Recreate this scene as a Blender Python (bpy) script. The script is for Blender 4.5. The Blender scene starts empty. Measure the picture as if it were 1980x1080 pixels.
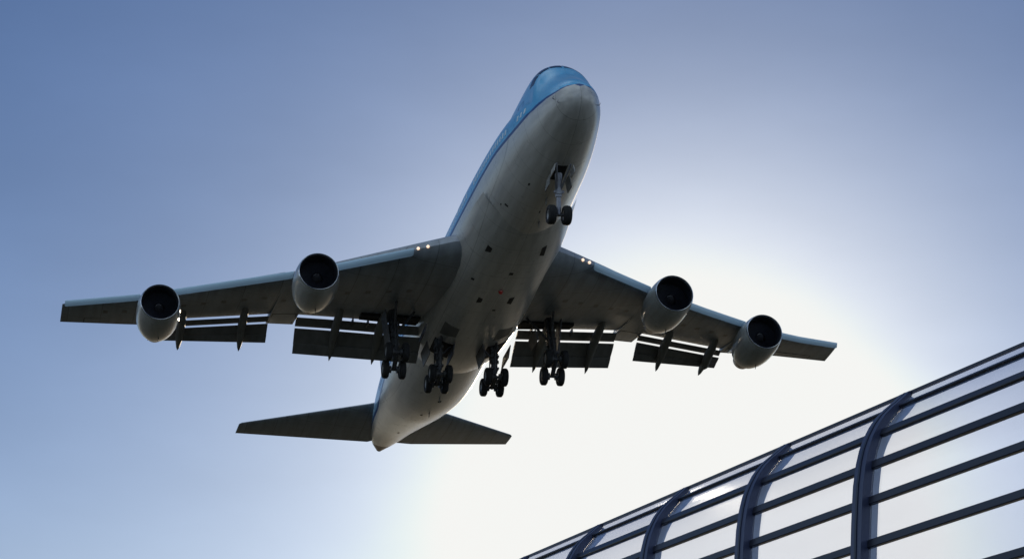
import bpy, bmesh, math, random
import numpy as np
from mathutils import Vector, Matrix
random.seed(7)
SC = bpy.context.scene
COL = SC.collection

# ------------------------------------------------------------------ camera
cam_d = bpy.data.cameras.new("camera"); cam = bpy.data.objects.new("camera", cam_d); COL.objects.link(cam)
# rows: world axes expressed in camera (x right, y down, z forward)
Mw = Matrix(((0.99865, -0.01401, 0.04807), (0.05013, 0.27848, -0.95914), (0.00006, 0.96034, 0.27882)))
Rc = Mw.transposed() @ Matrix(((1, 0, 0), (0, -1, 0), (0, 0, -1)))      # camera -> world
cam.matrix_world = Matrix.Translation((0, 0, 1.7)) @ Rc.to_4x4()
cam_d.sensor_width = 36.0
cam_d.lens = 36.0 * 5000.0 / 1980.0
cam_d.clip_start = 0.5; cam_d.clip_end = 20000
SC.camera = cam

# ------------------------------------------------------------------ sky, sun, exposure
SUN = Vector((0.0706, 0.9762, 0.2052)).normalized()
SUN_EL = math.asin(SUN.z); SUN_AZ = math.atan2(SUN.x, SUN.y)
w = bpy.data.worlds.new("World"); SC.world = w; w.use_nodes = True
nt = w.node_tree; nt.nodes.clear()
N = nt.nodes.new; L = nt.links.new
out = N('ShaderNodeOutputWorld'); bg = N('ShaderNodeBackground')
sky = N('ShaderNodeTexSky'); sky.sky_type = 'NISHITA'; sky.sun_disc = False
sky.sun_elevation = SUN_EL; sky.sun_rotation = SUN_AZ
sky.air_density = 1.0; sky.dust_density = 0.3; sky.ozone_density = 4.0
bg.inputs['Strength'].default_value = 0.05
# hazy aureole of the low sun: real sky brightness, a function of world direction only
geo = N('ShaderNodeTexCoord')
nrm = N('ShaderNodeVectorMath'); nrm.operation = 'NORMALIZE'; L(geo.outputs['Generated'], nrm.inputs[0])
dot = N('ShaderNodeVectorMath'); dot.operation = 'DOT_PRODUCT'; L(nrm.outputs[0], dot.inputs[0]); dot.inputs[1].default_value = SUN
def math_node(op, a, b=None, clamp=False):
    m = N('ShaderNodeMath'); m.operation = op; m.use_clamp = clamp
    for i, v in enumerate((a, b)):
        if v is None: continue
        if hasattr(v, 'default_value'): L(v, m.inputs[i])
        else: m.inputs[i].default_value = v
    return m.outputs[0]
ang = math_node('ARCCOSINE', math_node('MINIMUM', dot.outputs['Value'], 0.999999))
def glow(amp, sigma, col):
    e = math_node('MULTIPLY', math_node('EXPONENT', math_node('MULTIPLY', ang, -1.0 / sigma)), amp)
    v = N('ShaderNodeVectorMath'); v.operation = 'SCALE'; v.inputs[0].default_value = col; L(e, v.inputs['Scale'])
    return v.outputs[0]
tint = N('ShaderNodeMix'); tint.data_type = 'RGBA'; tint.blend_type = 'MULTIPLY'; tint.inputs['Factor'].default_value = 1.0
L(sky.outputs[0], tint.inputs['A']); tint.inputs['B'].default_value = (0.844, 0.96, 1.232, 1)
acc = tint.outputs['Result']
for g in [(1.0, 0.05, (64.0, 58.5, 44.0))]:
    v = N('ShaderNodeVectorMath'); v.operation = 'ADD'; L(acc, v.inputs[0]); L(glow(*g), v.inputs[1]); acc = v.outputs[0]
# low haze band brightening the sky towards the horizon on the sunward side
sz = N('ShaderNodeSeparateXYZ'); L(nrm.outputs[0], sz.inputs[0])
hz = math_node('MINIMUM', math_node('EXPONENT', math_node('MULTIPLY', math_node('SUBTRACT', sz.outputs['Z'], 0.18), -1.0 / 0.075)), 2.2)
hz = math_node('MULTIPLY', hz, math_node('MULTIPLY', math_node('EXPONENT', math_node('MULTIPLY', ang, -1.0 / 0.6)), 2.8))
hv = N('ShaderNodeVectorMath'); hv.operation = 'SCALE'; hv.inputs[0].default_value = (1.0, 0.97, 0.85); L(hz, hv.inputs['Scale'])
ha = N('ShaderNodeVectorMath'); ha.operation = 'ADD'; L(acc, ha.inputs[0]); L(hv.outputs[0], ha.inputs[1]); acc = ha.outputs[0]
# broken bright cloud, unseen, added away from the sun as front and side fill
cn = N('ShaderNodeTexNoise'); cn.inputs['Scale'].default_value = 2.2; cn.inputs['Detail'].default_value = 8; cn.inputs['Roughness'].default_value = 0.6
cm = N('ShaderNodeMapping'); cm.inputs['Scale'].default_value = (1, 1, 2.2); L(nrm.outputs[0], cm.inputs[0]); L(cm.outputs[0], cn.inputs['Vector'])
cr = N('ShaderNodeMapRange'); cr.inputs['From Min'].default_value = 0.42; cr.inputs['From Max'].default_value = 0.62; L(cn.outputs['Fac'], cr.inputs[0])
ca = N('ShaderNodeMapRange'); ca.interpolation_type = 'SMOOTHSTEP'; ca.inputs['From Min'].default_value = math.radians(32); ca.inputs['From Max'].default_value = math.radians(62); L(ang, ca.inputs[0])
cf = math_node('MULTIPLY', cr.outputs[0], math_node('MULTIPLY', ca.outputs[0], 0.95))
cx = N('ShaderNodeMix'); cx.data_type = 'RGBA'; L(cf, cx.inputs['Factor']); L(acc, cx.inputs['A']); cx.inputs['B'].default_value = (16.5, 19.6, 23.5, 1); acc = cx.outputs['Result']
# the brightness of the haze round the sun levels off to an even grey white, with faint unevenness
hn = N('ShaderNodeTexNoise'); hn.inputs['Scale'].default_value = 9; hn.inputs['Detail'].default_value = 5
hm = N('ShaderNodeMapping'); hm.inputs['Scale'].default_value = (1, 1, 2.5); L(nrm.outputs[0], hm.inputs[0]); L(hm.outputs[0], hn.inputs['Vector'])
hr = N('ShaderNodeMapRange'); hr.inputs['From Min'].default_value = 0.3; hr.inputs['From Max'].default_value = 0.7; hr.inputs['To Min'].default_value = 0.955; hr.inputs['To Max'].default_value = 1.045; L(hn.outputs['Fac'], hr.inputs[0])
hs = N('ShaderNodeVectorMath'); hs.operation = 'SCALE'; L(acc, hs.inputs[0]); L(hr.outputs[0], hs.inputs['Scale'])
ss = N('ShaderNodeSeparateXYZ'); L(hs.outputs[0], ss.inputs[0]); cc = N('ShaderNodeCombineXYZ')
for i_, top_ in enumerate((17.9, 17.95, 17.5)):
    mm_ = N('ShaderNodeMath'); mm_.operation = 'SMOOTH_MIN'; L(ss.outputs[i_], mm_.inputs[0]); mm_.inputs[1].default_value = top_; mm_.inputs[2].default_value = 2.0; L(mm_.outputs[0], cc.inputs[i_])
acc = cc.outputs[0]
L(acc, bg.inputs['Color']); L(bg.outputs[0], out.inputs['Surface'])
sun_d = bpy.data.lights.new("sun", 'SUN'); sun_d.energy = 5.0; sun_d.angle = math.radians(0.53); sun_d.color = (1.0, 0.8, 0.55)
sun = bpy.data.objects.new("sun", sun_d); COL.objects.link(sun)
sun.rotation_euler = SUN.to_track_quat('Z', 'Y').to_euler()
SC.view_settings.view_transform = 'Standard'; SC.view_settings.look = 'None'
SC.view_settings.exposure = 0.03; SC.view_settings.gamma = 1.0

# ------------------------------------------------------------------ materials
def mat(name, col, rough=0.5, metal=0.0, var=0.0, scale=1.0, rvar=0.0, bump=0.0, emit=None, spec=0.5, stretch=(1, 1, 1), coat=0.0, sheen=0.0):
    m = bpy.data.materials.new(name); m.use_nodes = True; t = m.node_tree; b = t.nodes['Principled BSDF']
    b.inputs['Base Color'].default_value = (*col, 1); b.inputs['Roughness'].default_value = rough
    b.inputs['Metallic'].default_value = metal; b.inputs['Specular IOR Level'].default_value = spec
    b.inputs['Coat Weight'].default_value = coat; b.inputs['Coat Roughness'].default_value = 0.12; b.inputs['Sheen Weight'].default_value = sheen; b.inputs['Sheen Roughness'].default_value = 0.35
    if var or rvar or bump:
        tc = t.nodes.new('ShaderNodeTexCoord'); mp = t.nodes.new('ShaderNodeMapping'); mp.inputs['Scale'].default_value = stretch
        t.links.new(tc.outputs['Object'], mp.inputs[0])
        n = t.nodes.new('ShaderNodeTexNoise'); n.inputs['Scale'].default_value = scale; n.inputs['Detail'].default_value = 6; n.inputs['Roughness'].default_value = 0.6
        t.links.new(mp.outputs[0], n.inputs['Vector'])
        if var:
            r = t.nodes.new('ShaderNodeValToRGB'); r.color_ramp.elements[0].position = 0.32; r.color_ramp.elements[1].position = 0.7
            r.color_ramp.elements[0].color = (*[c * (1 - var) for c in col], 1); r.color_ramp.elements[1].color = (*[min(1, c * (1 + var * 0.6)) for c in col], 1)
            t.links.new(n.outputs['Fac'], r.inputs[0]); t.links.new(r.outputs[0], b.inputs['Base Color'])
        if rvar:
            r2 = t.nodes.new('ShaderNodeMapRange'); r2.inputs['To Min'].default_value = max(0.03, rough - rvar); r2.inputs['To Max'].default_value = rough + rvar
            t.links.new(n.outputs['Fac'], r2.inputs[0]); t.links.new(r2.outputs[0], b.inputs['Roughness'])
        if bump:
            bp = t.nodes.new('ShaderNodeBump'); bp.inputs['Strength'].default_value = bump; bp.inputs['Distance'].default_value = 0.02
            t.links.new(n.outputs['Fac'], bp.inputs['Height']); t.links.new(bp.outputs[0], b.inputs['Normal'])
    if emit: b.inputs['Emission Color'].default_value = (*emit[0], 1); b.inputs['Emission Strength'].default_value = emit[1]
    return m

def panel_lines(m, axis_pitch=(0.95, 1.3), depth=0.25, col_dark=0.82):
    """fine skin-panel joints and grime streaks on aircraft paint"""
    t = m.node_tree; b = t.nodes['Principled BSDF']
    tc = t.nodes.new('ShaderNodeTexCoord'); sp = t.nodes.new('ShaderNodeSeparateXYZ'); t.links.new(tc.outputs['Object'], sp.inputs[0])
    def line(sock, pitch, wdt):
        a = t.nodes.new('ShaderNodeMath'); a.operation = 'PINGPONG'; t.links.new(sock, a.inputs[0]); a.inputs[1].default_value = pitch / 2
        c = t.nodes.new('ShaderNodeMath'); c.operation = 'LESS_THAN'; t.links.new(a.outputs[0], c.inputs[0]); c.inputs[1].default_value = wdt
        return c.outputs[0]
    l1 = line(sp.outputs['X'], axis_pitch[0] * 2, 0.02); l2 = line(sp.outputs['Y'], axis_pitch[1] * 2, 0.017)
    mx = t.nodes.new('ShaderNodeMath'); mx.operation = 'MAXIMUM'; t.links.new(l1, mx.inputs[0]); t.links.new(l2, mx.inputs[1])
    mp = t.nodes.new('ShaderNodeMapping'); mp.inputs['Scale'].default_value = (0.18, 1.6, 1.6); t.links.new(tc.outputs['Object'], mp.inputs[0])
    n = t.nodes.new('ShaderNodeTexNoise'); n.inputs['Scale'].default_value = 1.3; n.inputs['Detail'].default_value = 7; t.links.new(mp.outputs[0], n.inputs[0])
    r = t.nodes.new('ShaderNodeMapRange'); r.inputs['From Min'].default_value = 0.35; r.inputs['From Max'].default_value = 0.7; r.inputs['To Min'].default_value = col_dark; r.inputs['To Max'].default_value = 1.0
    t.links.new(n.outputs['Fac'], r.inputs[0])
    ml = t.nodes.new('ShaderNodeMath'); ml.operation = 'MULTIPLY_ADD'; t.links.new(mx.outputs[0], ml.inputs[0]); ml.inputs[1].default_value = -depth; t.links.new(r.outputs[0], ml.inputs[2])
    base = b.inputs['Base Color'].default_value[:]
    mix = t.nodes.new('ShaderNodeMix'); mix.data_type = 'RGBA'; mix.blend_type = 'MULTIPLY'; mix.inputs['Factor'].default_value = 1
    mix.inputs['A'].default_value = base
    if b.inputs['Base Color'].links: t.links.new(b.inputs['Base Color'].links[0].from_socket, mix.inputs['A'])
    cb = t.nodes.new('ShaderNodeCombineXYZ')
    for i in range(3): t.links.new(ml.outputs[0], cb.inputs[i])
    t.links.new(cb.outputs[0], mix.inputs['B']); t.links.new(mix.outputs['Result'], b.inputs['Base Color'])
    return m

M_BELLY = panel_lines(mat('belly_paint', (0.56, 0.56, 0.54), 0.3, sheen=0.35, coat=0.6, rvar=0.1, scale=1.2), depth=0.3, col_dark=0.7)
M_BLUE = panel_lines(mat('light_blue_paint', (0.004, 0.40, 0.76), 0.35, sheen=0.3, coat=1.0, rvar=0.06, scale=1.2), depth=0.15, col_dark=0.93)
M_BELLY.node_tree.nodes['Principled BSDF'].inputs['Coat Roughness'].default_value = 0.32; M_BELLY.node_tree.nodes['Principled BSDF'].inputs['Coat Weight'].default_value = 1.0
M_BLUE.node_tree.nodes['Principled BSDF'].inputs['Coat IOR'].default_value = 1.5; M_BELLY.node_tree.nodes['Principled BSDF'].inputs['Coat Roughness'].default_value = 0.32; M_BELLY.node_tree.nodes['Principled BSDF'].inputs['Coat Weight'].default_value = 1.0
M_BLUE.node_tree.nodes['Principled BSDF'].inputs['Coat Roughness'].default_value = 0.2
M_LINE = mat('dark_blue_paint', (0.01, 0.06, 0.22), 0.3)
M_WHITE = panel_lines(mat('white_paint', (0.78, 0.78, 0.77), 0.33, coat=0.6, rvar=0.08, scale=1.0), depth=0.15, col_dark=0.92)
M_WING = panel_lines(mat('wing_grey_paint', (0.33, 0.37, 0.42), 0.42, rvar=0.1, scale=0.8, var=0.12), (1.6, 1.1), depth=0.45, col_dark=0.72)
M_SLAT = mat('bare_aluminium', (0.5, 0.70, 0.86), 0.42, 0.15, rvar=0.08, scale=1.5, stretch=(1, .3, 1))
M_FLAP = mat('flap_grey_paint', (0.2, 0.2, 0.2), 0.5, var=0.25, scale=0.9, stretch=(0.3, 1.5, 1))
M_FAIR = mat('fairing_paint', (0.2, 0.2, 0.19), 0.62, var=0.2, scale=1.5)
M_NAC = panel_lines(mat('nacelle_paint', (0.42, 0.43, 0.42), 0.3, coat=0.5, rvar=0.08, scale=1.6), (1.9, 30), depth=0.25, col_dark=0.8)
M_LIP = mat('polished_lip', (0.6, 0.64, 0.7), 0.2, 0.85, rvar=0.05, scale=2)
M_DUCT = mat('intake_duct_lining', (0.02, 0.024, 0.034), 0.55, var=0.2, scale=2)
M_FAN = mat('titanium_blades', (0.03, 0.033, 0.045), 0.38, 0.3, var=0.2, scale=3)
M_SPIN = mat('spinner_paint', (0.035, 0.035, 0.04), 0.35, var=0.1, scale=4)
M_HOT = mat('heat_stained_metal', (0.16, 0.13, 0.11), 0.4, 0.8, var=0.4, scale=3)
M_DARK = mat('open_bay', (0.02, 0.02, 0.022), 0.8, var=0.3, scale=3)
M_MARK = mat('dark_inlet', (0.03, 0.03, 0.03), 0.7, var=0.2, scale=3)
M_TYRE = mat('tyre_rubber', (0.016, 0.016, 0.017), 0.85, var=0.3, scale=6, bump=0.2)
M_RIM = mat('wheel_rim_grey', (0.25, 0.26, 0.27), 0.45, 0.5, var=0.2, scale=8)
M_STRUT = mat('gear_leg_metal', (0.27, 0.28, 0.32), 0.4, 0.35, var=0.25, scale=6)
M_GRIME = mat('greasy_gear_metal', (0.1, 0.1, 0.105), 0.5, 0.3, var=0.4, scale=6)
M_GLASSD = mat('dark_window_glass', (0.012, 0.016, 0.02), 0.08, 0.0, rvar=0.03, scale=5)
M_WINF = mat('window_surround', (0.7, 0.8, 0.84), 0.3, 0.0, var=0.1, scale=9)
M_LAMP = mat('lit_landing_lamp', (0.9, 0.88, 0.8), 0.2, emit=((1.0, 0.7, 0.5), 1.1), var=0.05, scale=9)
M_BEAC = mat('red_beacon_glass', (0.5, 0.03, 0.02), 0.2, var=0.1, scale=9)

# ------------------------------------------------------------------ mesh helpers
ORG = (30.0, 0.0, -7.0)          # base of the airliner in nose-datum coordinates
def to_local(v): return (ORG[0] - v[0], v[1] - ORG[1], v[2] - ORG[2])
def mesh_obj(name, verts, faces, mats, parent=None, fm=None, smooth=True, sharp=38, local=True, solid=None):
    if local: verts = [to_local(v) for v in verts]
    me = bpy.data.meshes.new(name); me.from_pydata([tuple(v) for v in verts], [], [tuple(f) for f in faces])
    bm = bmesh.new(); bm.from_mesh(me)
    if fm is not None:
        bm.faces.ensure_lookup_table()
        for f, i in zip(bm.faces, fm): f.material_index = i
    bmesh.ops.remove_doubles(bm, verts=bm.verts, dist=1e-5)
    bmesh.ops.recalc_face_normals(bm, faces=bm.faces)
    for f in bm.faces: f.smooth = smooth
    for e in bm.edges:
        if len(e.link_faces) == 2 and e.calc_face_angle(0) > math.radians(sharp): e.smooth = False
    bm.to_mesh(me); bm.free()
    for m in (mats if isinstance(mats, (list, tuple)) else [mats]): me.materials.append(m)
    o = bpy.data.objects.new(name, me); COL.objects.link(o)
    if parent: o.parent = parent
    return o
def tag(o, label=None, cat=None, group=None, kind=None):
    for k, v in (('label', label), ('category', cat), ('group', group), ('kind', kind)):
        if v: o[k] = v
    return o
class G:
    """collects shapes into one mesh"""
    def __init__(s): s.v = []; s.f = []; s.m = []
    def add(s, v, f, mi=0):
        n = len(s.v); s.v += [tuple(x) for x in v]; s.f += [tuple(i + n for i in q) for q in f]; s.m += [mi] * len(f); return s
    def loft(s, rings, mi=0, cap=True, closed=True):
        n = len(rings[0]); v = [p for r in rings for p in r]; f = []
        for i in range(len(rings) - 1):
            for j in range(n if closed else n - 1):
                k = (j + 1) % n; f.append((i * n + j, i * n + k, (i + 1) * n + k, (i + 1) * n + j))
        if cap: f.append(tuple(range(n))); f.append(tuple(range((len(rings) - 1) * n, len(rings) * n)))
        return s.add(v, f, mi)
    def box(s, c, size, R=None, mi=0, bev=0.0):
        c = Vector(c); h = Vector(size) / 2; R = R or Matrix.Identity(3)
        v = [c + R @ Vector((sx * h.x, sy * h.y, sz * h.z)) for sx in (-1, 1) for sy in (-1, 1) for sz in (-1, 1)]
        return s.add(v, [(0, 1, 3, 2), (4, 6, 7, 5), (0, 4, 5, 1), (2, 3, 7, 6), (0, 2, 6, 4), (1, 5, 7, 3)], mi)
    def tube(s, a, b, ra, rb=None, n=12, mi=0):
        a = Vector(a); b = Vector(b); rb = ra if rb is None else rb; d = (b - a).normalized()
        u = d.orthogonal().normalized(); w_ = d.cross(u)
        rings = [[p + (u * math.cos(t) + w_ * math.sin(t)) * r for t in [2 * math.pi * k / n for k in range(n)]] for p, r in ((a, ra), (b, rb))]
        return s.loft(rings, mi)
    def lathe(s, c, axis, prof, n=32, mi=0, cap=False, mis=None):
        """prof: (along axis, radius)"""
        c = Vector(c); d = Vector(axis).normalized(); u = d.orthogonal().normalized(); w_ = d.cross(u)
        rings = [[c + d * x + (u * math.cos(t) + w_ * math.sin(t)) * max(r, 1e-4) for t in [2 * math.pi * k / n for k in range(n)]] for x, r in prof]
        if mis is None: return s.loft(rings, mi, cap)
        for i in range(len(rings) - 1): s.loft(rings[i:i + 2], mis[i], False)
        return s
    def build(s, name, mats, parent=None, **kw): return mesh_obj(name, s.v, s.f, mats, parent, fm=s.m, **kw)
def ip(x, tab): return float(np.interp(x, [t[0] for t in tab], [t[1] for t in tab]))
def sm(x, tab):
    """smooth (monotone cubic) interpolation"""
    xs = [t[0] for t in tab]; ys = [t[1] for t in tab]
    if x <= xs[0]: return ys[0]
    if x >= xs[-1]: return ys[-1]
    i = max(k for k in range(len(xs) - 1) if xs[k] <= x)
    d = [(ys[k + 1] - ys[k]) / (xs[k + 1] - xs[k]) for k in range(len(xs) - 1)]
    def tan(k):
        if k == 0: return d[0]
        if k == len(xs) - 1: return d[-1]
        return 0 if d[k - 1] * d[k] <= 0 else 2 * d[k - 1] * d[k] / (d[k - 1] + d[k])
    h = xs[i + 1] - xs[i]; t = (x - xs[i]) / h
    return (2 * t**3 - 3 * t**2 + 1) * ys[i] + (t**3 - 2 * t**2 + t) * h * tan(i) + (-2 * t**3 + 3 * t**2) * ys[i + 1] + (t**3 - t**2) * h * tan(i + 1)

# ------------------------------------------------------------------ ground
gm = mat('airfield_grass', (0.032, 0.037, 0.03), 0.9, var=0.5, scale=0.08, bump=0.3, spec=0.15)
g = G(); g.add([(-6000, -6000, 0), (6000, -6000, 0), (6000, 6000, 0), (-6000, 6000, 0)], [(0, 1, 2, 3)])
tag(g.build('ground', gm, local=False), kind='structure')
rm = mat('asphalt_road', (0.05, 0.05, 0.052), 0.85, var=0.3, scale=0.7, bump=0.2)

# ------------------------------------------------------------------ airliner
plane = bpy.data.objects.new('airliner', None); COL.objects.link(plane)
tag(plane, 'four engined jumbo jet with light blue top, wheels and flaps down, passing overhead', 'airliner')
RB = Matrix(((0.1941, 0.9778, -0.0786), (-0.9711, 0.2029, 0.1260), (0.1392, 0.0518, 0.9889)))
qr = RB.to_quaternion().normalized(); RB = qr.to_matrix()
DAT = Vector((3.776, 135.637, 54.30))
plane.matrix_world = Matrix.Translation(DAT + RB @ Vector((-ORG[0], ORG[1], ORG[2]))) @ RB.to_4x4()

ZB = [(2.3, -1.25), (2.45, -1.62), (2.8, -1.95), (3.3, -2.25), (4.2, -2.62), (5.5, -2.95), (7.5, -3.25), (9.5, -3.42), (12, -3.48), (20, -3.48), (28, -3.42), (44, -3.42), (48, -3.2), (52, -2.55), (56, -1.6), (60, -0.6), (64, 0.35), (67, 0.95), (69, 1.3), (70.3, 1.5)]
ZM = [(2.3, -1.2), (2.42, -0.75), (2.7, -0.28), (3.2, 0.22), (4.2, 0.82), (5, 1.1), (6, 1.38), (7, 1.6), (8.5, 1.95), (11, 2.25), (14, 2.4), (22, 2.5), (30, 2.75), (36, 3.0), (52, 3.1), (58, 3.05), (64, 2.85), (68, 2.5), (70.3, 2.15)]
ZT = [(4.4, 0.7), (5, 1.3), (5.6, 1.95), (6.2, 2.65), (6.8, 3.05), (7.6, 3.35), (9, 3.55), (11, 3.65), (19, 3.7), (23, 3.45), (27, 3.1), (30, 2.75)]
WD = [(2.3, 0.02), (2.42, 0.42), (2.7, 0.8), (3.2, 1.16), (4.2, 1.58), (5.5, 1.92), (7.2, 2.24), (9.2, 2.54), (11.5, 2.8), (14, 2.96), (17, 3.1), (21, 3.2), (25, 3.25), (47, 3.25), (52, 3.0), (56, 2.65), (60, 2.2), (64, 1.65), (67, 1.22), (69, 0.75), (70.3, 0.28)]
ZC = [(2.3, -1.22), (4, -0.95), (7, -0.45), (11, -0.1), (14, 0), (46, 0), (54, 0.5), (62, 1.2), (70.3, 1.83)]
def smax(a, b, k=0.12): 
    h = max(k - abs(a - b), 0) / k; return max(a, b) + h * h * k * 0.25
def fus_pt(x, ph, off=0.0):
    """point on the fuselage skin; ph measured from port horizontal, + up"""
    wd = sm(x, WD); zc = sm(x, ZC); zm = sm(x, ZM); zb = sm(x, ZB); c = math.cos(ph); s_ = math.sin(ph)
    b = (zm - zc) if s_ >= 0 else (zc - zb)
    r = 1.0 / math.sqrt((c / max(wd, 1e-3))**2 + (s_ / max(b, 1e-3))**2)
    if s_ > 0 and 4.4 < x < 30:
        zt = sm(x, ZT); q = min(1.75, 0.55 * (zt - zc)); q = min(q, wd * 0.86); d = zt - q - zc
        disc = q * q - d * d * c * c
        if disc > 0 and zt > zm - 0.6:
            rh = d * s_ + math.sqrt(disc); r = smax(r, rh, 0.9) - 0.05
    r += off
    return (x, r * c, zc + r * s_)
def ph_at_z(x, z):
    """starting angle on the port side where the skin has height z"""
    lo, hi = -math.pi / 2, math.pi / 2
    for _ in range(30):
        m = (lo + hi) / 2
        if fus_pt(x, m)[2] < z: lo = m
        else: hi = m
    return (lo + hi) / 2
ZL = [(2.3, -0.25), (2.9, -0.5), (3.6, -0.64), (5.5, -0.56), (8, -0.58), (10.5, -0.5), (13, -0.38), (19, -0.44), (30, -0.38), (50, -0.35), (56, -0.1), (60, 0.55), (64, 1.25), (68, 1.75), (70.3, 1.9)]
XS = [2.3, 2.34, 2.4, 2.5, 2.65, 2.85, 3.1, 3.4, 3.8, 4.3, 4.7, 5, 5.3, 5.6, 5.9, 6.2, 6.5, 6.8, 7.2, 7.7, 8.3, 9, 9.8, 11] + [12.0 + 1.0 * i for i in range(38)] + [50.0 + 0.6 * i for i in range(30)] + [67.9] + [68.2, 69, 69.8, 70.3]
def ring(x, off=0.0):
    p1 = ph_at_z(x, sm(x, ZL)); p2 = ph_at_z(x, sm(x, ZL) + min(0.2, 0.04 + (x - 2) * 0.05))
    a = [-math.pi / 2 + (p1 + math.pi / 2) * i / 36 for i in range(36)] + [p1, (p1 + p2) / 2] + [p2 + (math.pi / 2 - p2) * i / 40 for i in range(41)]
    return a
rings = []; mis = []
for x in XS:
    a = ring(x); full = a + [math.pi - t for t in reversed(a[1:-1])]
    rings.append([fus_pt(x, t) for t in full])
na = len(ring(10)); n = len(rings[0]); F = G(); v = [p for r in rings for p in r]
def band(j): 
    j2 = j if j < na - 1 else n - 1 - j
    return 2 if j2 < 36 else (1 if j2 < 38 else 0)
ff = []; fmi = []
for i in range(len(rings) - 1):
    for j in range(n):
        k = (j + 1) % n; ff.append((i * n + j, i * n + k, (i + 1) * n + k, (i + 1) * n + j)); fmi.append(band(j) if XS[i] < 68.15 else 3)
ff.append(tuple(range(n))); fmi.append(2); ff.append(tuple(range((len(rings) - 1) * n, len(rings) * n))); fmi.append(3)
fus = mesh_obj('fuselage', v, ff, [M_BLUE, M_LINE, M_BELLY, M_HOT], plane, fm=fmi, sharp=50)

def patch(x0, x1, a0, a1, off=0.012, nx=4, na_=4, thick=0.03, mi=0, g=None, x0b=None, x1b=None, fn=fus_pt):
    """thin plate conforming to the fuselage skin between stations and angles"""
    g = g or G(); n0 = len(g.v)
    for o in (off, off - thick):
        for i in range(nx + 1):
            for j in range(na_ + 1):
                t = j / na_; xa = x0 + ((x0b if x0b is not None else x0) - x0) * t; xb = x1 + ((x1b if x1b is not None else x1) - x1) * t
                g.v.append(fn(xa + (xb - xa) * i / nx, a0 + (a1 - a0) * t, o))
    st = (nx + 1) * (na_ + 1)
    for i in range(nx):
        for j in range(na_):
            a = n0 + i * (na_ + 1) + j; b = a + 1; c = b + na_ + 1; d = a + na_ + 1
            g.f.append((a, b, c, d)); g.f.append((a + st, d + st, c + st, b + st)); g.m += [mi, mi]
    for i in range(nx):
        for j in (0, na_):
            a = n0 + i * (na_ + 1) + j; d = a + na_ + 1; g.f.append((a, d, d + st, a + st)); g.m.append(mi)
    for j in range(na_):
        for i in (0, nx):
            a = n0 + i * (na_ + 1) + j; d = a + 1; g.f.append((a, d, d + st, a + st)); g.m.append(mi)
    return g

# passenger windows: 46 forward ones a side as parts, the rest of both rows as one part
def window(x, side, zz, g):
    a0 = ph_at_z(x, zz - 0.17); a1 = ph_at_z(x, zz + 0.17)
    if side < 0: a0, a1 = math.pi - a0, math.pi - a1
    return patch(x - 0.115, x + 0.115, a0, a1, 0.008, 1, 1, 0.02, 0, g)
wx = [7.2 + 0.508 * i for i in range(92)]
wx = [x for x in wx if not any(abs(x - d) < 0.75 for d in (9.3, 18.5, 28.5, 40.5))]
rest = G()
for side in (-1, 1):
    for i, x in enumerate(wx):
        zw = sm(x, ZL) + 0.2 + 0.42
        if x < 31: window(x, side, zw, None).build('window', M_WINF, fus)
        else: window(x, side, zw, rest)
    for i in range(26): window(8.2 + 0.508 * i, side, 3.0, rest)
tag(rest.build('window', M_GLASSD, fus), kind='stuff')
for side in (-1, 1):      # cockpit panes
    for k in range(3):
        a = [1.55 - k * 0.24, 1.55 - k * 0.24 - 0.21]
        if side < 0: a = [math.pi - t for t in a]
        patch(6.12 + k * 0.15, 6.85 + k * 0.21, a[0], a[1], 0.012, 3, 3, 0.02, x0b=6.22 + k * 0.17, x1b=7.0 + k * 0.23).build('cockpit_window', M_GLASSD, fus)
for side in (-1, 1):      # door outlines
    for dx in (9.3, 18.5, 28.5, 40.5, 52.0):
        g = G()
        for (xa, xb, za, zb_) in ((-0.55, 0.55, 1.55, 1.59), (-0.55, 0.55, -0.42, -0.38), (-0.57, -0.53, -0.42, 1.59), (0.53, 0.57, -0.42, 1.59)):
            a0, a1 = ph_at_z(dx, za), ph_at_z(dx, zb_)
            if side < 0: a0, a1 = math.pi - a0, math.pi - a1
            patch(dx + xa, dx + xb, a0, a1, 0.004, 2, 6, 0.02, 0, g)
        g.build('door', M_LINE, fus)

# wing-to-body belly fairing
FB = [(15.5, 0.0), (17.5, 0.16), (20, 0.36), (24, 0.5), (33, 0.5), (36.5, 0.42), (39, 0.2), (40.6, 0.0)]
def fair_pt(x, ph, off=0.0):
    e = sm(x, FB); wdt = 3.25 + e * 0.62; dep = 3.42 + e; c = math.cos(ph); s_ = math.sin(ph); p = 2.0 + e * 1.6
    r = (abs(c / wdt)**p + abs(s_ / dep)**p)**(-1 / p) + off - 0.06 + min(0.06, e * 0.5)
    return (x, r * c, r * s_)
g = G(); rr = []
for x in [15.5, 16.3, 17.2, 18.2, 19.3, 20.5, 22, 24, 26, 28, 30, 32, 33.5, 35, 36.5, 37.6, 38.6, 39.5, 40.2, 40.6]:
    rr.append([fair_pt(x, -math.pi + 0.42 + (math.pi - 0.84) * i / 36) for i in range(37)])
g.loft(rr, 0, False, False); fairing = g.build('belly_fairing', M_BELLY, plane)
P = -math.pi / 2
def spot(x, y, lx, ly, fn=fair_pt, name='air_inlet', m=None, parent=None, skew=0.0):
    a = P + y / 3.9; d = ly / 3.9
    return patch(x - lx / 2, x + lx / 2, a - d / 2, a + d / 2, 0.012, 3, 3, 0.03, fn=fn, x0b=x - lx / 2 + skew, x1b=x + lx / 2 - skew).build(name, m or M_MARK, parent or fairing)
spot(19.3, -1.95, 0.75, 0.36, skew=.15); spot(18.9, 1.6, 0.95, 0.32, skew=-.15); spot(26.2, -1.0, 0.85, 0.3, name='air_outlet', skew=.15); spot(26.0, 0.95, 0.85, 0.3, name='air_outlet', skew=-.15)
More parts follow.
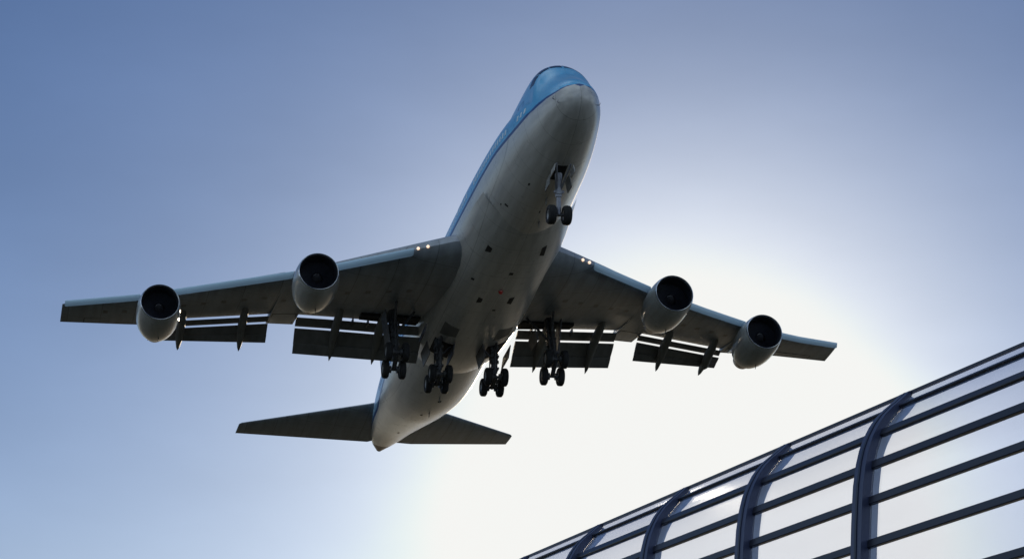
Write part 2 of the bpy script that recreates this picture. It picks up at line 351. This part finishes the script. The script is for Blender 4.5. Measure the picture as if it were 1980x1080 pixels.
spot(21.8, 0.1, 0.3, 0.25, name='air_outlet'); spot(23.5, -2.0, 0.22, 0.2, name='air_outlet'); spot(27.6, 0.2, 0.18, 0.2, name='air_outlet')
for y in (-1.8, 1.8):
    spot(35.3, y, 2.6, 1.3, name='wheel_bay', m=M_DARK)
    spot(32.0, y, 2.0, 1.05, name='gear_door', m=M_FLAP, skew=.3)
for x, y, lx, ly in ((10.5, -1.6, .25, .12), (12.5, 1.2, .2, .2), (14.2, -2.3, .18, .3), (14.6, -2.7, .15, .1), (46, .2, .4, .25), (50, -.5, .3, .2), (60.5, -.5, .5, .3), (13.3, 0, .3, .06)):
    spot(x, y, lx, ly, fus_pt, 'vent', None, fus)
def aerial(x, y, h, l, fn=fus_pt, par=None):
    b = fn(x, P + y / 3.4); g = G()
    g.loft([[(b[0] - l / 2, b[1] - .02, b[2] + .05), (b[0] + l / 2, b[1] - .02, b[2] + .05), (b[0] + l / 2, b[1] + .02, b[2] + .05), (b[0] - l / 2, b[1] + .02, b[2] + .05)],
            [(b[0] + l * .1, b[1] - .01, b[2] - h), (b[0] + l * .5, b[1] - .01, b[2] - h), (b[0] + l * .5, b[1] + .01, b[2] - h), (b[0] + l * .1, b[1] + .01, b[2] - h)]])
    g.build('aerial', M_FAIR, par or fus)
aerial(11.5, 0, .35, .45); aerial(14.8, .3, .3, .35); aerial(45, 0, .35, .45); aerial(49, 0, .3, .4)
for x, z_, side in ((3.2, -1.35, -1), (3.2, -1.35, 1), (3.5, -1.0, -1)):          # pitot probes
    a = ph_at_z(x, z_); a = a if side > 0 else math.pi - a
    p0 = fus_pt(x, a); p1 = fus_pt(x - 0.1, a, 0.17); p2 = (p1[0] - .28, p1[1], p1[2])
    g = G(); g.tube(p0, p1, .025); g.tube(p1, p2, .015, .01); g.build('probe', M_STRUT, fus)

# ------------------------------------------------------------------ lifting surfaces
def foil(le, te, tk, te_t=0.0, camber=0.0, n=12, up=(0, 0, 1)):
    le = Vector(le); te = Vector(te); ch = te - le; c = ch.length; cd = ch / c; upv = Vector(up); upv = (upv - cd * upv.dot(cd)).normalized()
    pts = []
    ts = [(1 - math.cos(math.pi * i / n)) / 2 for i in range(n + 1)]
    def yt(t): return 5 * tk * c * (.2969 * math.sqrt(t) - .126 * t - .3516 * t * t + .2843 * t**3 - .1036 * t**4) + te_t * t
    for t in reversed(ts): pts.append(le + ch * t + upv * (yt(t) * 1.05 + camber * c * 4 * t * (1 - t)))
    for t in ts[1:]: pts.append(le + ch * t - upv * (yt(t) * 0.8 - camber * c * 4 * t * (1 - t)))
    pts[0] += upv * 0.008; pts[-1] -= upv * 0.008
    return pts
def wing_mesh(name, st, m, par, **kw):
    """st: list of (LE, TE, thickness, te thickness)"""
    g = G(); g.loft([foil(a, b, t, tt, **kw) for a, b, t, tt in st]); return g.build(name, m, par, sharp=40)
def lerp(a, b, t): return tuple(a[i] + (b[i] - a[i]) * t for i in range(len(a)))

# leading edge (extended flap nose), fixed trailing edge and full trailing edge of both wings; nose-datum coordinates (aft, port, up)
LE = {-1: [(20.4, -2.6, -2.2), (21.0, -3.46, -2.1), (25.0, -8.88, -2.0), (28.0, -11.76, -1.61), (29.0, -12.86, -1.43), (35.0, -19.47, -0.44), (37.3, -22.12, -0.07), (41.0, -26.84, 0.75)],
      1: [(20.4, 2.6, -2.5), (21.0, 3.42, -2.45), (23.0, 5.89, -2.22), (27.5, 10.86, -1.70), (31.0, 15.02, -1.29), (34.3, 19.29, -0.83), (37.9, 23.93, -0.20), (41.0, 28.83, 0.67)]}
CV = {-1: [(34.9, -2.2, -1.95), (35.5, -3.2, -1.85), (36.5, -6.98, -1.28), (37.5, -10.73, -0.74), (38.0, -12.78, -0.57), (41.0, -18.9, -0.05), (41.3, -21.1, -0.2)],
      1: [(34.9, 2.2, -1.9), (35.5, 3.72, -1.70), (37.0, 10.95, -0.87), (38.0, 12.83, -0.55), (41.0, 19.69, -0.16), (41.4, 20.6, -0.1)]}
TEF = {-1: [(39.5, -10.9, -0.7), (40.0, -12.9, -0.5), (42.8, -21.3, 0.05), (44.2, -26.64, 0.55)],
       1: [(39.5, 11.2, -0.62), (40.0, 12.95, -0.5), (41.8, 20.1, -0.2), (42.8, 24.21, 0.21), (44.2, 28.87, 0.56)]}
def at_y(tab, y):
    tt = sorted(tab, key=lambda p: abs(p[1])); ys = [abs(p[1]) for p in tt]
    return tuple(float(np.interp(abs(y), ys, [p[i] for p in tt])) for i in (0,)) + (y,) + (float(np.interp(abs(y), ys, [p[2] for p in tt])),)
FLAP = {-1: dict(inb=[(-2.93, 38.4, -3.56), (-11.28, 39.9, -2.68)], out=[(-13.1, 40.1, -1.9), (-20.91, 43.0, -0.97)]),
        1: dict(inb=[(3.65, 38.4, -3.48), (11.08, 39.9, -2.58)], out=[(12.94, 40.1, -1.86), (19.88, 43.0, -0.91)])}
SL = {-1: [(5.9, 11.0), (12.7, 20.2), (21.9, 26.7)], 1: [(5.9, 10.9), (12.3, 19.7), (21.4, 28.68)]}
for s in (-1, 1):
    wing = None
    fi0, fi1 = abs(FLAP[s]['inb'][0][0]), abs(FLAP[s]['inb'][1][0]); fo0, fo1 = abs(FLAP[s]['out'][0][0]), abs(FLAP[s]['out'][1][0])
    tip = 26.84 if s < 0 else 28.83
    ys = [2.6, 3.5, 5, 7, 9, fi1, fi1 + .01, fo0 - .01, fo0, 14.5, 16.5, 18.5, fo1, fo1 + .01, 22.5, 24.5, tip - .6, tip]
    st = []
    for y in ys:
        le = at_y(LE[s], s * y); cov = (y <= fi1) or (fo0 <= y <= fo1)
        te = at_y(CV[s], s * y) if cov else at_y(TEF[s], s * y)
        back = 0.42 if y < tip - .3 else 0.5
        le2 = (le[0] + back, le[1], le[2] - 0.04); tk = ip(y, [(3, .128), (11, .095), (28, .085)]) * (0.55 if y >= tip else 1)
        full = tk * ((at_y(TEF[s], s * max(y, 10.9))[0] - le2[0]) / (te[0] - le2[0]))
        lift = 0.10 + 0.02 * (te[0] - le2[0])
        st.append(((le2[0], le2[1], le2[2] + lift * .35), (te[0], te[1], te[2] + (0.12 if cov else 0.02)), full if cov else tk, 0.16 if cov else 0.0))
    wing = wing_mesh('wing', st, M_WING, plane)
    # leading-edge flaps, drooped in front of the wing
    for y0, y1 in SL[s]:
        st2 = []
        for t in (0, .02, .25, .5, .75, .98, 1):
            y = y0 + (y1 - y0) * t; le = at_y(LE[s], s * y); k = 1 - .25 * (y / 28)
            q = .82 if t in (0, 1) else 1
            st2.append(((le[0], le[1], le[2] + .05), (le[0] + .27 * k, le[1], le[2] - .40 * k * q), .16 * q, .02))
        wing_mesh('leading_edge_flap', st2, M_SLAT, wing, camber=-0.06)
    # slotted flaps
    for nm in ('inb', 'out'):
        (ya, xa, za), (yb, xb, zb_) = FLAP[s][nm]; fore = []; main = []; aft = []
        kk = 1.0 if nm == 'inb' else 0.62
        for t in (0, .25, .5, .75, 1):
            y = ya + (yb - ya) * t; c = at_y(CV[s], y); te = (xa + (xb - xa) * t, y, za + (zb_ - za) * t)
            f0 = (c[0] + .08, y, c[2] - .20 * (.75 if nm == 'out' else 1)); f1 = (f0[0] + .85 * kk, y, f0[2] - .30 * kk)
            m0 = (f1[0] + .04, y, f1[2] - .13); fore.append((f0, f1, .15, .01))
            mm = lerp(m0, te, .64); mm = (mm[0] + .03, mm[1], mm[2] + .04 * kk)
            main.append((m0, mm, .13, .01)); aft.append(((mm[0] - .16, mm[1], mm[2] + .02), te, .1, .0))
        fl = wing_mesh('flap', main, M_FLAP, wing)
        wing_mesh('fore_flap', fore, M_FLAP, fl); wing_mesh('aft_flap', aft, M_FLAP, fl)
    # flap track fairings
    for y, tx, tz in ({-1: [(-5.86, 39.5, -3.36), (-8.71, 40.1, -3.0), (-14.84, 41.0, -2.25), (-18.83, 43.0, -1.59)], 1: [(5.5, 39.5, -3.36), (9.37, 39.9, -3.1), (14.96, 41.3, -2.07), (18.7, 43.2, -1.46)]}[s]):
        c = at_y(CV[s], y); k = 1.0 if abs(y) < 11 else .85
        path = [(c[0] - 3.0 * k, c[2] - .22, .04), (c[0] - 2.3 * k, c[2] - .42, .2), (c[0] - 1.2 * k, c[2] - .62, .27), (c[0], c[2] - .78, .29), (c[0] + .25 * (tx - c[0]) + .2, c[2] - .95 - .12, .27), (c[0] + .6 * (tx - c[0]), c[2] * .38 + tz * .62 - .2, .21), (c[0] + .85 * (tx - c[0]), c[2] * .12 + tz * .88 - .05, .12), (tx, tz, .015)]
        g = G(); g.loft([[(px, y + r * 1.02 * math.cos(a), pz + r * 1.4 * math.sin(a)) for a in [2 * math.pi * q / 14 for q in range(30)]] for px, pz, r in path]); g.build('flap_track_fairing', M_FAIR, wing)
    # hinge brackets between wing and flap
    for yy in (4.6, 6.6, 7.6):
        c = at_y(CV[s], s * yy); g = G(); g.box((c[0] + .25, s * yy, c[2] - .25), (1.1, .09, .3)); g.build('hinge_bracket', M_GRIME, wing)
    # fuel access panels along the underside, gaps of the ailerons
    def under(y, t):
        le = at_y(LE[s], s * y); te = at_y(CV[s], s * y) if (y <= fi1 or fo0 <= y <= fo1) else at_y(TEF[s], s * y)
        return le[0] + .42 + (te[0] - le[0] - .42) * t
    wing.data.update(); bv = bmesh.new(); bv.from_mesh(wing.data); from mathutils.bvhtree import BVHTree; tree = BVHTree.FromBMesh(bv); bv.free()
    def hit(x, y):
        h_ = tree.ray_cast(Vector(to_local((x, y, -12))), Vector((0, 0, 1))); return h_[0].z if h_[0] else None
    def quad(cs, name, m):
        g = G(); zs = [hit(*c) for c in cs]
        if None in zs: return
        v = [to_local((c[0], c[1], 0))[:2] + (z - .006,) for c, z in zip(cs, zs)]; v += [(a, b, z + .03) for a, b, z in v]
        g.add(v, [(0, 1, 2, 3), (4, 5, 6, 7), (0, 1, 5, 4), (1, 2, 6, 5), (2, 3, 7, 6), (3, 0, 4, 7)]); g.build(name, m, wing, local=False)
    for k in range(16):
        y = 5.2 + k * 1.25
        if min(abs(y - 11.6), abs(y - 20.7)) < .5: continue
        x = under(y, .42); quad([(x - .28, s * (y - .16)), (x + .28, s * (y - .16) ), (x + .36, s * (y + .16)), (x - .2, s * (y + .16))], 'access_panel', M_FLAP)
    for y0, y1 in ((fi1 + .12, fi1 + .17), (fo0 - .17, fo0 - .12), (fo1 + .3, fo1 + .35), (tip - 1.6, tip - 1.55)):
        quad([(under(y0, .74), s * y0), (under(y0, .985), s * y0), (under(y1, .985), s * y1), (under(y1, .74), s * y1)], 'aileron_gap', M_MARK)
    for y0, y1 in ((fi1 + .14, fo0 - .14), (fo1 + .32, tip - 1.57)):
        quad([(under(y0, .735), s * y0), (under(y0, .745), s * y0), (under(y1, .745), s * y1), (under(y1, .735), s * y1)], 'aileron_gap', M_MARK)
    # wing root landing lamps
    for yy in (5.05, 5.6):
        le = at_y(LE[s], s * yy); g = G(); c = Vector((le[0] + .36, s * yy, le[2] + .10)); g.lathe(c, (-1, 0, -.25), [(-.06, .01), (-.06, .10), (0, .10), (.04, .07), (.07, 0.01)], 20)
        g.build('landing_lamp', M_LAMP, wing)
    # gear bay in the wing root
    g = G(); c0 = at_y(CV[s], s * 4.2); c1 = at_y(CV[s], s * 7.2)
    z0 = c0[2] - .40
    g.add([(c0[0] - 2.3, s * 3.5, z0 - .22), (c0[0] - .5, s * 3.5, z0 + .02), (c1[0] - .7, s * 7.3, c1[2] - .36), (c1[0] - 1.9, s * 7.3, c1[2] - .55)] + [(c0[0] - 2.3, s * 3.5, z0), (c0[0] - .5, s * 3.5, z0 + .2), (c1[0] - .7, s * 7.3, c1[2] - .16), (c1[0] - 1.9, s * 7.3, c1[2] - .3)],
          [(0, 1, 2, 3), (4, 5, 6, 7), (0, 1, 5, 4), (1, 2, 6, 5), (2, 3, 7, 6), (3, 0, 4, 7)]); g.build('wheel_bay', M_DARK, wing)

    # tailplane
    if s < 0: ts = [((60.2, -1.2, 1.95), (67.6, -0.6, 1.55)), ((61.0, -2.4, 1.95), (68.0, -1.36, 1.46)), ((67.5, -11.4, 2.4), (70.0, -11.5, 2.45)), ((67.8, -11.59, 2.42), (70.0, -11.64, 2.45))]
    else: ts = [((59.0, 1.2, 1.2), (67.6, 0.6, 1.35)), ((61.0, 3.77, 1.42), (68.2, 2.2, 1.5)), ((67.5, 10.25, 2.4), (70.0, 10.3, 2.48)), ((67.8, 10.44, 2.42), (70.0, 10.41, 2.49))]
    tp = wing_mesh('tailplane', [(a, b, .09 if i < 3 else .05, .005) for i, (a, b) in enumerate(ts)], M_WING, plane)

# fin and rudder
ft = [((54.5, 0, 2.6), (66.8, 0, 2.3)), ((57.2, 0, 4.0), (67.6, 0, 4.4)), ((66.2, 0, 12.4), (70.6, 0, 12.5)), ((66.8, 0, 12.75), (70.7, 0, 12.75))]
def fin_part(name, t0, t1, m, par):
    return wing_mesh(name, [(lerp(a, b, t0), lerp(a, b, t1), .095 if t0 == 0 else .09, .0 if t1 == 1 else .12) for a, b in ft], m, par, up=(0, 1, 0))
fin = wing_mesh('fin', [(a, b, .09, 0) for a, b in ft], M_WHITE, plane, up=(0, 1, 0))

# ------------------------------------------------------------------ engines
def engine(y, x, z, R, pyl_le, pyl_te):
    toe = 0.02 * (1 if y < 0 else -1)
    ax = Vector((1, toe, -0.03)).normalized()
    root = G(); c = Vector((x, y, z))
    root.lathe(c, ax, [(.10, R * .99), (.35, R * 1.04), (.9, R * 1.09), (1.7, R * 1.11), (2.6, R * 1.08), (3.3, R * 1.0), (3.95, R * .86), (3.95, R * .83), (3.3, R * .86), (2.8, R * .84)], 56, 0)
    nac = root.build('engine_nacelle', M_NAC, plane, sharp=50)
    g = G(); g.lathe(c, ax, [(.099, R * .991), (.02, R * .975), (-.01, R * .96), (.0, R * .945), (.05, R * .93), (.18, R * .92)], 56); g.build('intake_lip', M_LIP, nac)
    g = G(); g.lathe(c, ax, [(.18, R * .919), (.6, R * .905), (1.15, R * .91), (1.5, R * .91), (1.5, .05)], 48); g.build('intake_duct', M_DUCT, nac)
    g = G(); u = ax.orthogonal().normalized(); w_ = ax.cross(u); fc = c + ax * 1.12
    for k in range(38):
        th = 2 * math.pi * k / 38; pts = []
        for r, tw in ((.34, .55), (R * .6, .95), (R * .9, 1.2)):
            rad = u * math.cos(th) + w_ * math.sin(th); tn = ax.cross(rad); ch = .17 + .05 * r
            pts += [fc + rad * r + (ax * math.cos(tw) + tn * math.sin(tw)) * ch * q for q in (-1, 1)]
        g.add(pts, [(0, 1, 3, 2), (2, 3, 5, 4)])
    g.build('fan', M_FAN, nac, sharp=80)
    g = G(); g.lathe(c + ax * .62, ax, [(0, .005), (.08, .1), (.25, .22), (.5, .33), (.62, .36)], 28); sp = g.build('spinner', M_SPIN, nac)
    g = G(); pr = []
    for k in range(8):       # white swirl on the spinner
        a = k * .27; t = .07 + k * .026; r0 = ip(t, [(0, .005), (.08, .1), (.25, .22), (.5, .33), (.62, .36)]) + .008
        for dt in (0, .05 + .002 * k):
            r1 = ip(t + dt, [(0, .005), (.08, .1), (.25, .22), (.5, .33), (.62, .36)]) + .008
            pr.append(c + ax * (.62 + t + dt - .006) + (u * math.cos(a) + w_ * math.sin(a)) * r1)
    g.add(pr, [(2 * k, 2 * k + 1, 2 * k + 3, 2 * k + 2) for k in range(7)]); g.build('swirl_mark', M_WHITE, sp)
    g = G(); g.lathe(c, ax, [(2.8, R * .62), (3.6, R * .68), (4.4, R * .62), (5.2, R * .48), (5.25, R * .44), (4.9, R * .42)], 36); g.build('core_cowl', M_HOT, nac)
    g = G(); g.lathe(c, ax, [(4.7, R * .3), (5.3, R * .24), (6.0, .03)], 24); g.build('exhaust_cone', M_HOT, nac)
    # pylon
    g = G(); top = [];
    for xa, zt_, zb_, hw in ((x + .9, z + R * 1.10, z + R * .95, .03), (x + 1.6, z + R * 1.28, z + R * .9, .19), (x + 3.2, pyl_le[2] + .1, z + R * .8, .24), (x + 4.6, pyl_le[2] + .25, z + R * .45, .24), (x + 6.2, pyl_te[2] - .05, z + R * .55, .2), (x + 7.6, pyl_te[2] - .05, pyl_te[2] - .5, .08), (x + 8.4, pyl_te[2] - .2, pyl_te[2] - .35, .02)):
        top.append([(xa, y + a * hw, zz) for a, zz in ((-1, zb_ + .05), (-.5, zb_), (.5, zb_), (1, zb_ + .05), (1, zt_ - .08), (.4, zt_), (-.4, zt_), (-1, zt_ - .08))])
    g.loft(top); g.build('pylon', M_NAC, nac)
    # cowl latch strip and drain mast underneath
    g = G(); g.tube(c + ax * 2.6 + Vector((0, .1, -R * 1.08)), c + ax * 2.75 + Vector((0, .1, -R * 1.08 - .22)), .035, .02); g.build('drain_mast', M_GRIME, nac)
    return nac
for y, x, z in ((-20.93, 32.8, -2.38), (-11.74, 24.3, -3.32), (11.52, 24.3, -3.43), (20.41, 32.8, -2.16)):
    s = -1 if y < 0 else 1
    engine(y, x, z, 1.30, at_y(LE[s], y), at_y(TEF[s] if abs(y) > 20.5 else CV[s], y))

# ------------------------------------------------------------------ landing gear
def wheel(c, par, r=.62, wd=.42, axis=(0, 1, 0)):
    g = G(); h = wd / 2
    g.lathe(c, axis, [(-h * .8, r * .5), (-h, r * .62), (-h * .96, r * .85), (-h * .7, r * .97), (-h * .3, r), (0, r), (h * .3, r), (h * .7, r * .97), (h * .96, r * .85), (h, r * .62), (h * .8, r * .5)], 30)
    wl = g.build('wheel', M_TYRE, par)
    g = G(); g.lathe(c, axis, [(-h * .55, .02), (-h * .5, r * .3), (-h * .82, r * .5), (h * .82, r * .5), (h * .5, r * .3), (h * .55, .02)], 20); g.build('wheel_rim', M_RIM, wl)
    return wl
def main_gear(y, x, zt, axle, tilt, name):
    """axle: bogie centre (x, y, z); tilt: forward end up"""
    cx, cy, cz = axle; top = (x, y, zt)
    g = G(); g.tube(top, lerp(top, axle, .55), .30, .26, 18); g.tube(lerp(top, axle, .52), axle, .18, .18, 16)
    g.tube(lerp(top, axle, .5), lerp(top, axle, .56), .33, .33, 18)
    leg = g.build('landing_gear', M_GRIME, plane)
    f = Vector((-math.cos(tilt), 0, math.sin(tilt)))
    g = G(); a = Vector(axle) + f * .74; b = Vector(axle) - f * .74; g.tube(a, b, .15, .15, 12)
    for p in (a, b): g.tube(p + Vector((0, -.56, 0)), p + Vector((0, .56, 0)), .09, .09, 12)
    g.build('bogie_beam', M_GRIME, leg)
    for p in (a, b):
        for q in (-.56, .56): wheel(p + Vector((0, q, 0)), leg)
    sgn = -1 if y > 0 else 1
    g = G(); g.tube(lerp(top, axle, .5), (x + .1, y + sgn * 1.5, zt + .1), .09, .08); g.build('side_brace', M_GRIME, leg)
    g = G(); g.tube(lerp(top, axle, .45), (x - 1.5, y, zt + .1), .09, .08); g.tube(lerp(top, axle, .7), (x + .5, cy, cz + .75), .06); g.tube((x + .5, cy, cz + .75), lerp(top, axle, .96), .05); g.build('drag_brace', M_GRIME, leg)
    g = G()
    for dx, dy in ((-.3, .16), (-.26, -.2), (.28, .12), (.22, -.24)):
        g.tube((x + dx, y + dy, zt), (cx + dx * .8, cy + dy, cz + .55), .045)
    for t in (.25, .42, .7): 
        p = lerp(top, axle, t); g.box(p, (.62, .58, .12))
    g.tube((x - .45, y, zt), (cx - .5, cy, cz + .35), .07); g.build('hydraulic_line', M_GRIME, leg)
    g = G(); 
    for p in (a, b):
        for q in (-.27, .27):
            g = G(); g.tube(p + Vector((0, q - .09, 0)), p + Vector((0, q + .09, 0)), .24, .24, 18); g.build('brake', M_GRIME, leg)
    return leg
T53 = math.radians(30)
for s, ax_ in ((-1, (31.55, -5.62, -6.2)), (1, (31.35, 5.03, -6.22))):
    leg = main_gear(ax_[1], 32.3, -2.4, ax_, T53, 'wing')
    g = G(); g.box((32.1, ax_[1] + s * .5, -3.95), (1.5, .07, 2.6), Matrix.Rotation(-.12 * s, 3, 'X')); g.build('gear_door', M_GRIME, leg)
    g = G(); g.box((31.6, s * 3.75, -4.2), (2.0, .07, .7), Matrix.Rotation(.25 * s, 3, 'X')); g.build('gear_door', M_GRIME, leg)
for s, ax_ in ((-1, (34.8, -2.12, -6.05)), (1, (34.8, 1.68, -6.1))):
    leg = main_gear(ax_[1], 34.3, -3.2, ax_, math.radians(8), 'body')
    for q in (-.85, .8):
        g = G(); g.box((34.6, ax_[1] + q * 1.05, -4.35), (2.3, .06, .95), Matrix.Rotation(-.18 * (1 if q > 0 else -1), 3, 'X')); g.build('gear_door', M_GRIME, leg)

# nose gear
g = G(); nx = 8.6; g.tube((nx - .3, 0, -3.1), (nx, 0, -4.7), .22, .19, 16); g.tube((nx - .02, 0, -4.6), (nx + .05, 0, -5.8), .13, .13, 14); g.tube((nx - .1, 0, -4.35), (nx - .06, 0, -4.55), .22, .22, 16)
ng = g.build('nose_gear', M_STRUT, plane)
g = G(); g.tube((nx + .05, -.5, -5.82), (nx + .05, .5, -5.82), .09); g.build('axle', M_GRIME, ng)
for q in (-.46, .46): wheel(Vector((nx + .05, q, -5.82)), ng, .58, .48)
g = G(); g.tube((nx - .05, 0, -4.9), (nx + .45, .0, -5.25), .05); g.tube((nx + .45, 0, -5.25), (nx + .1, 0, -5.7), .05); g.build('torque_link', M_STRUT, ng)
for q in (-1, 1):
    g = G(); g.tube((nx - .1, q * .12, -4.3), (nx - 1.6, q * .42, -3.3), .06); g.build('drag_brace', M_STRUT, ng)
    g = G(); c = Vector((nx - .22, q * .22, -4.45)); g.lathe(c, (-1, 0, -.1), [(-.1, .02), (-.1, .09), (0, .1), (.02, .08), (.03, .01)], 16); g.build('taxi_lamp', M_STRUT, ng)
    g = G(); R_ = Matrix.Rotation(.16 * q, 3, 'X')
    g.box((nx - .1, q * .62, -3.85), (1.0, .05, .75), R_); g.build('gear_door', M_FAIR, ng)
    g = G(); g.box((nx - 1.25, q * .58, -3.6), (.9, .04, .45), R_); g.build('gear_door', M_BELLY, ng)
g = patch(nx - 1.2, nx + .4, P - .12, P + .12, .012, 4, 4, .04); g.build('wheel_bay', M_DARK, ng)
g = G(); b = fair_pt(24.5, P); g.lathe((24.5, 0, b[2] + .02), (0, 0, -1), [(0, .16), (.08, .15), (.18, .1), (.22, .01)], 18); g.build('beacon', M_BEAC, fairing)

# ------------------------------------------------------------------ curved glass screen
hall = bpy.data.objects.new('glass_screen', None); COL.objects.link(hall)
tag(hall, 'long curved glass and steel facade with dark ribs and horizontal rails', 'glass facade')
DW = Vector((-0.3305, 0.9438, 0)).normalized(); NW = Vector((DW.y, -DW.x, 0))
hall.matrix_world = Matrix.Translation(NW * 30 + DW * 60) @ Matrix(((NW.x, DW.x, 0, 0), (NW.y, DW.y, 0, 0), (0, 0, 1, 0), (0, 0, 0, 1)))
def HL(h, s_, v): return (h - 30.0, s_ - 60.0, v)
PR = [(29.94, 0.3), (29.94, 4), (29.94, 8), (29.94, 12), (29.94, 13.5), (29.95, 14.3), (29.965, 14.84), (29.99, 15.39), (30.05, 15.95), (30.12, 16.3), (30.22, 16.6), (30.36, 16.9), (30.52, 17.15), (30.72, 17.42), (30.88, 17.60), (31.02, 17.78), (31.12, 17.93)]
M_RIB = mat('blue_grey_coated_steel', (0.045, 0.06, 0.13), 0.4, 0.1, var=0.2, scale=0.7, rvar=.08)
M_WEB = mat('glass_hazed_fin', (0.5, 0.58, 0.76), 0.4, 0.2, var=0.15, scale=0.7)  # fin colour made paler to carry the haze of the glass before it
M_RAIL = mat('dark_anodised_rail', (0.022, 0.028, 0.048), 0.35, 0.4, var=0.3, scale=1.0, stretch=(1, .1, 1), rvar=.1)
M_CONC = mat('concrete', (0.3, 0.3, 0.28), 0.85, var=0.3, scale=0.6, bump=.3)
def glass_mat():
    m = bpy.data.materials.new('tinted_glass'); m.use_nodes = True; t = m.node_tree; t.nodes.clear()
    o = t.nodes.new('ShaderNodeOutputMaterial'); tr = t.nodes.new('ShaderNodeBsdfTransparent'); gl = t.nodes.new('ShaderNodeBsdfGlossy'); fr = t.nodes.new('ShaderNodeFresnel'); mx = t.nodes.new('ShaderNodeMixShader')
    tr.inputs[0].default_value = (0.93, 0.95, 0.97, 1); gl.inputs['Roughness'].default_value = .03; gl.inputs[0].default_value = (.9, .95, 1, 1); fr.inputs[0].default_value = 1.5
    tc = t.nodes.new('ShaderNodeTexCoord'); nz = t.nodes.new('ShaderNodeTexNoise'); nz.inputs['Scale'].default_value = .4; nz.inputs['Detail'].default_value = 4; t.links.new(tc.outputs['Object'], nz.inputs[0])
    df = t.nodes.new('ShaderNodeBsdfTranslucent'); df.inputs[0].default_value = (.8, .82, .92, 1); m2 = t.nodes.new('ShaderNodeMixShader')
    mr = t.nodes.new('ShaderNodeMapRange'); mr.inputs['To Min'].default_value = .015; mr.inputs['To Max'].default_value = .07; t.links.new(nz.outputs['Fac'], mr.inputs[0])
    lw = t.nodes.new('ShaderNodeLayerWeight'); lw.inputs['Blend'].default_value = .5
    pw = t.nodes.new('ShaderNodeMath'); pw.operation = 'POWER'; t.links.new(lw.outputs['Facing'], pw.inputs[0]); pw.inputs[1].default_value = 4.0
    mrr = t.nodes.new('ShaderNodeMapRange'); mrr.inputs['To Min'].default_value = .05; mrr.inputs['To Max'].default_value = .5; t.links.new(pw.outputs[0], mrr.inputs[0]); t.links.new(mrr.outputs[0], mx.inputs[0])
    tn = t.nodes.new('ShaderNodeMix'); tn.data_type = 'RGBA'; tn.inputs['A'].default_value = (.99, .99, 1, 1); tn.inputs['B'].default_value = (.76, .79, .88, 1); t.links.new(pw.outputs[0], tn.inputs['Factor']); t.links.new(tn.outputs['Result'], tr.inputs[0])
    t.links.new(tr.outputs[0], mx.inputs[1]); t.links.new(gl.outputs[0], mx.inputs[2])
    t.links.new(mr.outputs[0], m2.inputs[0]); t.links.new(mx.outputs[0], m2.inputs[1]); t.links.new(df.outputs[0], m2.inputs[2]); t.links.new(m2.outputs[0], o.inputs[0])
    return m
M_PANE = glass_mat()
def offs(pr, d):
    """offset the profile outward by d (towards the viewer side)"""
    o = []
    for i, p in enumerate(pr):
        a = pr[max(i - 1, 0)]; b = pr[min(i + 1, len(pr) - 1)]; tx, tz = b[0] - a[0], b[1] - a[1]; l = math.hypot(tx, tz)
        dd = d * float(np.interp(p[1], [15.5, 17.2, 17.93], [1, .8, .32])) if d > .2 else d
        o.append((p[0] - tz / l * dd, p[1] + tx / l * dd))
    return o
def strip(s0, s1, d0, d1, name, m, par):
    A = offs(PR, d0); B = offs(PR, d1); g = G()
    g.loft([[HL(a[0], s0, a[1]), HL(a[0], s1, a[1]), HL(b[0], s1, b[1]), HL(b[0], s0, b[1])] for a, b in zip(A, B)]); return g.build(name, m, par, local=False, sharp=30)
ribs = [26.5, 37.5, 47.6] + [57.66 + 7.05 * i for i in range(12)]
for s_ in ribs:
    rb = strip(s_ - .28, s_ + .28, .24, -.04, 'rib', M_RIB, hall)
    strip(s_ - .05, s_ + .05, .262, .243, 'cover_strip', M_RAIL, rb)
    strip(s_ - .12, s_ + .12, -.09, -.30, 'rib_fin', M_WEB, rb)
RV = [17.52, 16.77, 15.90, 14.97, 13.86, 12.54, 11.15, 9.8, 8.4, 7.0, 5.6, 4.2, 2.8, 1.4]
def h_at(v): return float(np.interp(v, [p[1] for p in PR], [p[0] for p in PR]))
for i, v_ in enumerate(RV):
    e = .01; tx, tz = h_at(v_ + e) - h_at(v_ - e), 2 * e; l = math.hypot(tx, tz); tx /= l; tz /= l; nx_, nz_ = -tz, tx
    g = G(); h = h_at(v_); hw = .105 if i > 0 else .045
    for a, b in zip(ribs[:-1], ribs[1:]):
        rr = []
        for s_ in (a + .293, b - .293):
            rr.append([HL(h + tx * p + nx_ * q, s_, v_ + tz * p + nz_ * q) for p, q in ((-hw, -.06), (-hw, .05), (-hw * .8, .065), (hw * .8, .065), (hw, .05), (hw, -.06))])
        g.loft(rr)
    g.build('rail', M_RAIL, hall, local=False, sharp=30)
for a, b in zip(ribs[:-1], ribs[1:]): strip(a + .296, b - .296, .012, -.012, 'glass_pane', M_PANE, hall)
g = G(); e = PR[-1]; g.box(HL(e[0] + .02, (ribs[0] + ribs[-1]) / 2, e[1] + .02), (.1, ribs[-1] - ribs[0], .07)); g.build('top_rail', M_RAIL, hall, local=False)
g = G(); g.box(HL(30.0, (ribs[0] + ribs[-1]) / 2, .14), (.6, ribs[-1] - ribs[0] + 1, .3)); g.build('plinth', M_CONC, hall, local=False)
for s_ in ribs[::2]:
    g = G(); g.tube(HL(30.4, s_, 13), HL(36, s_, .2), .14, .16); g.build('rear_strut', M_RIB, hall, local=False)
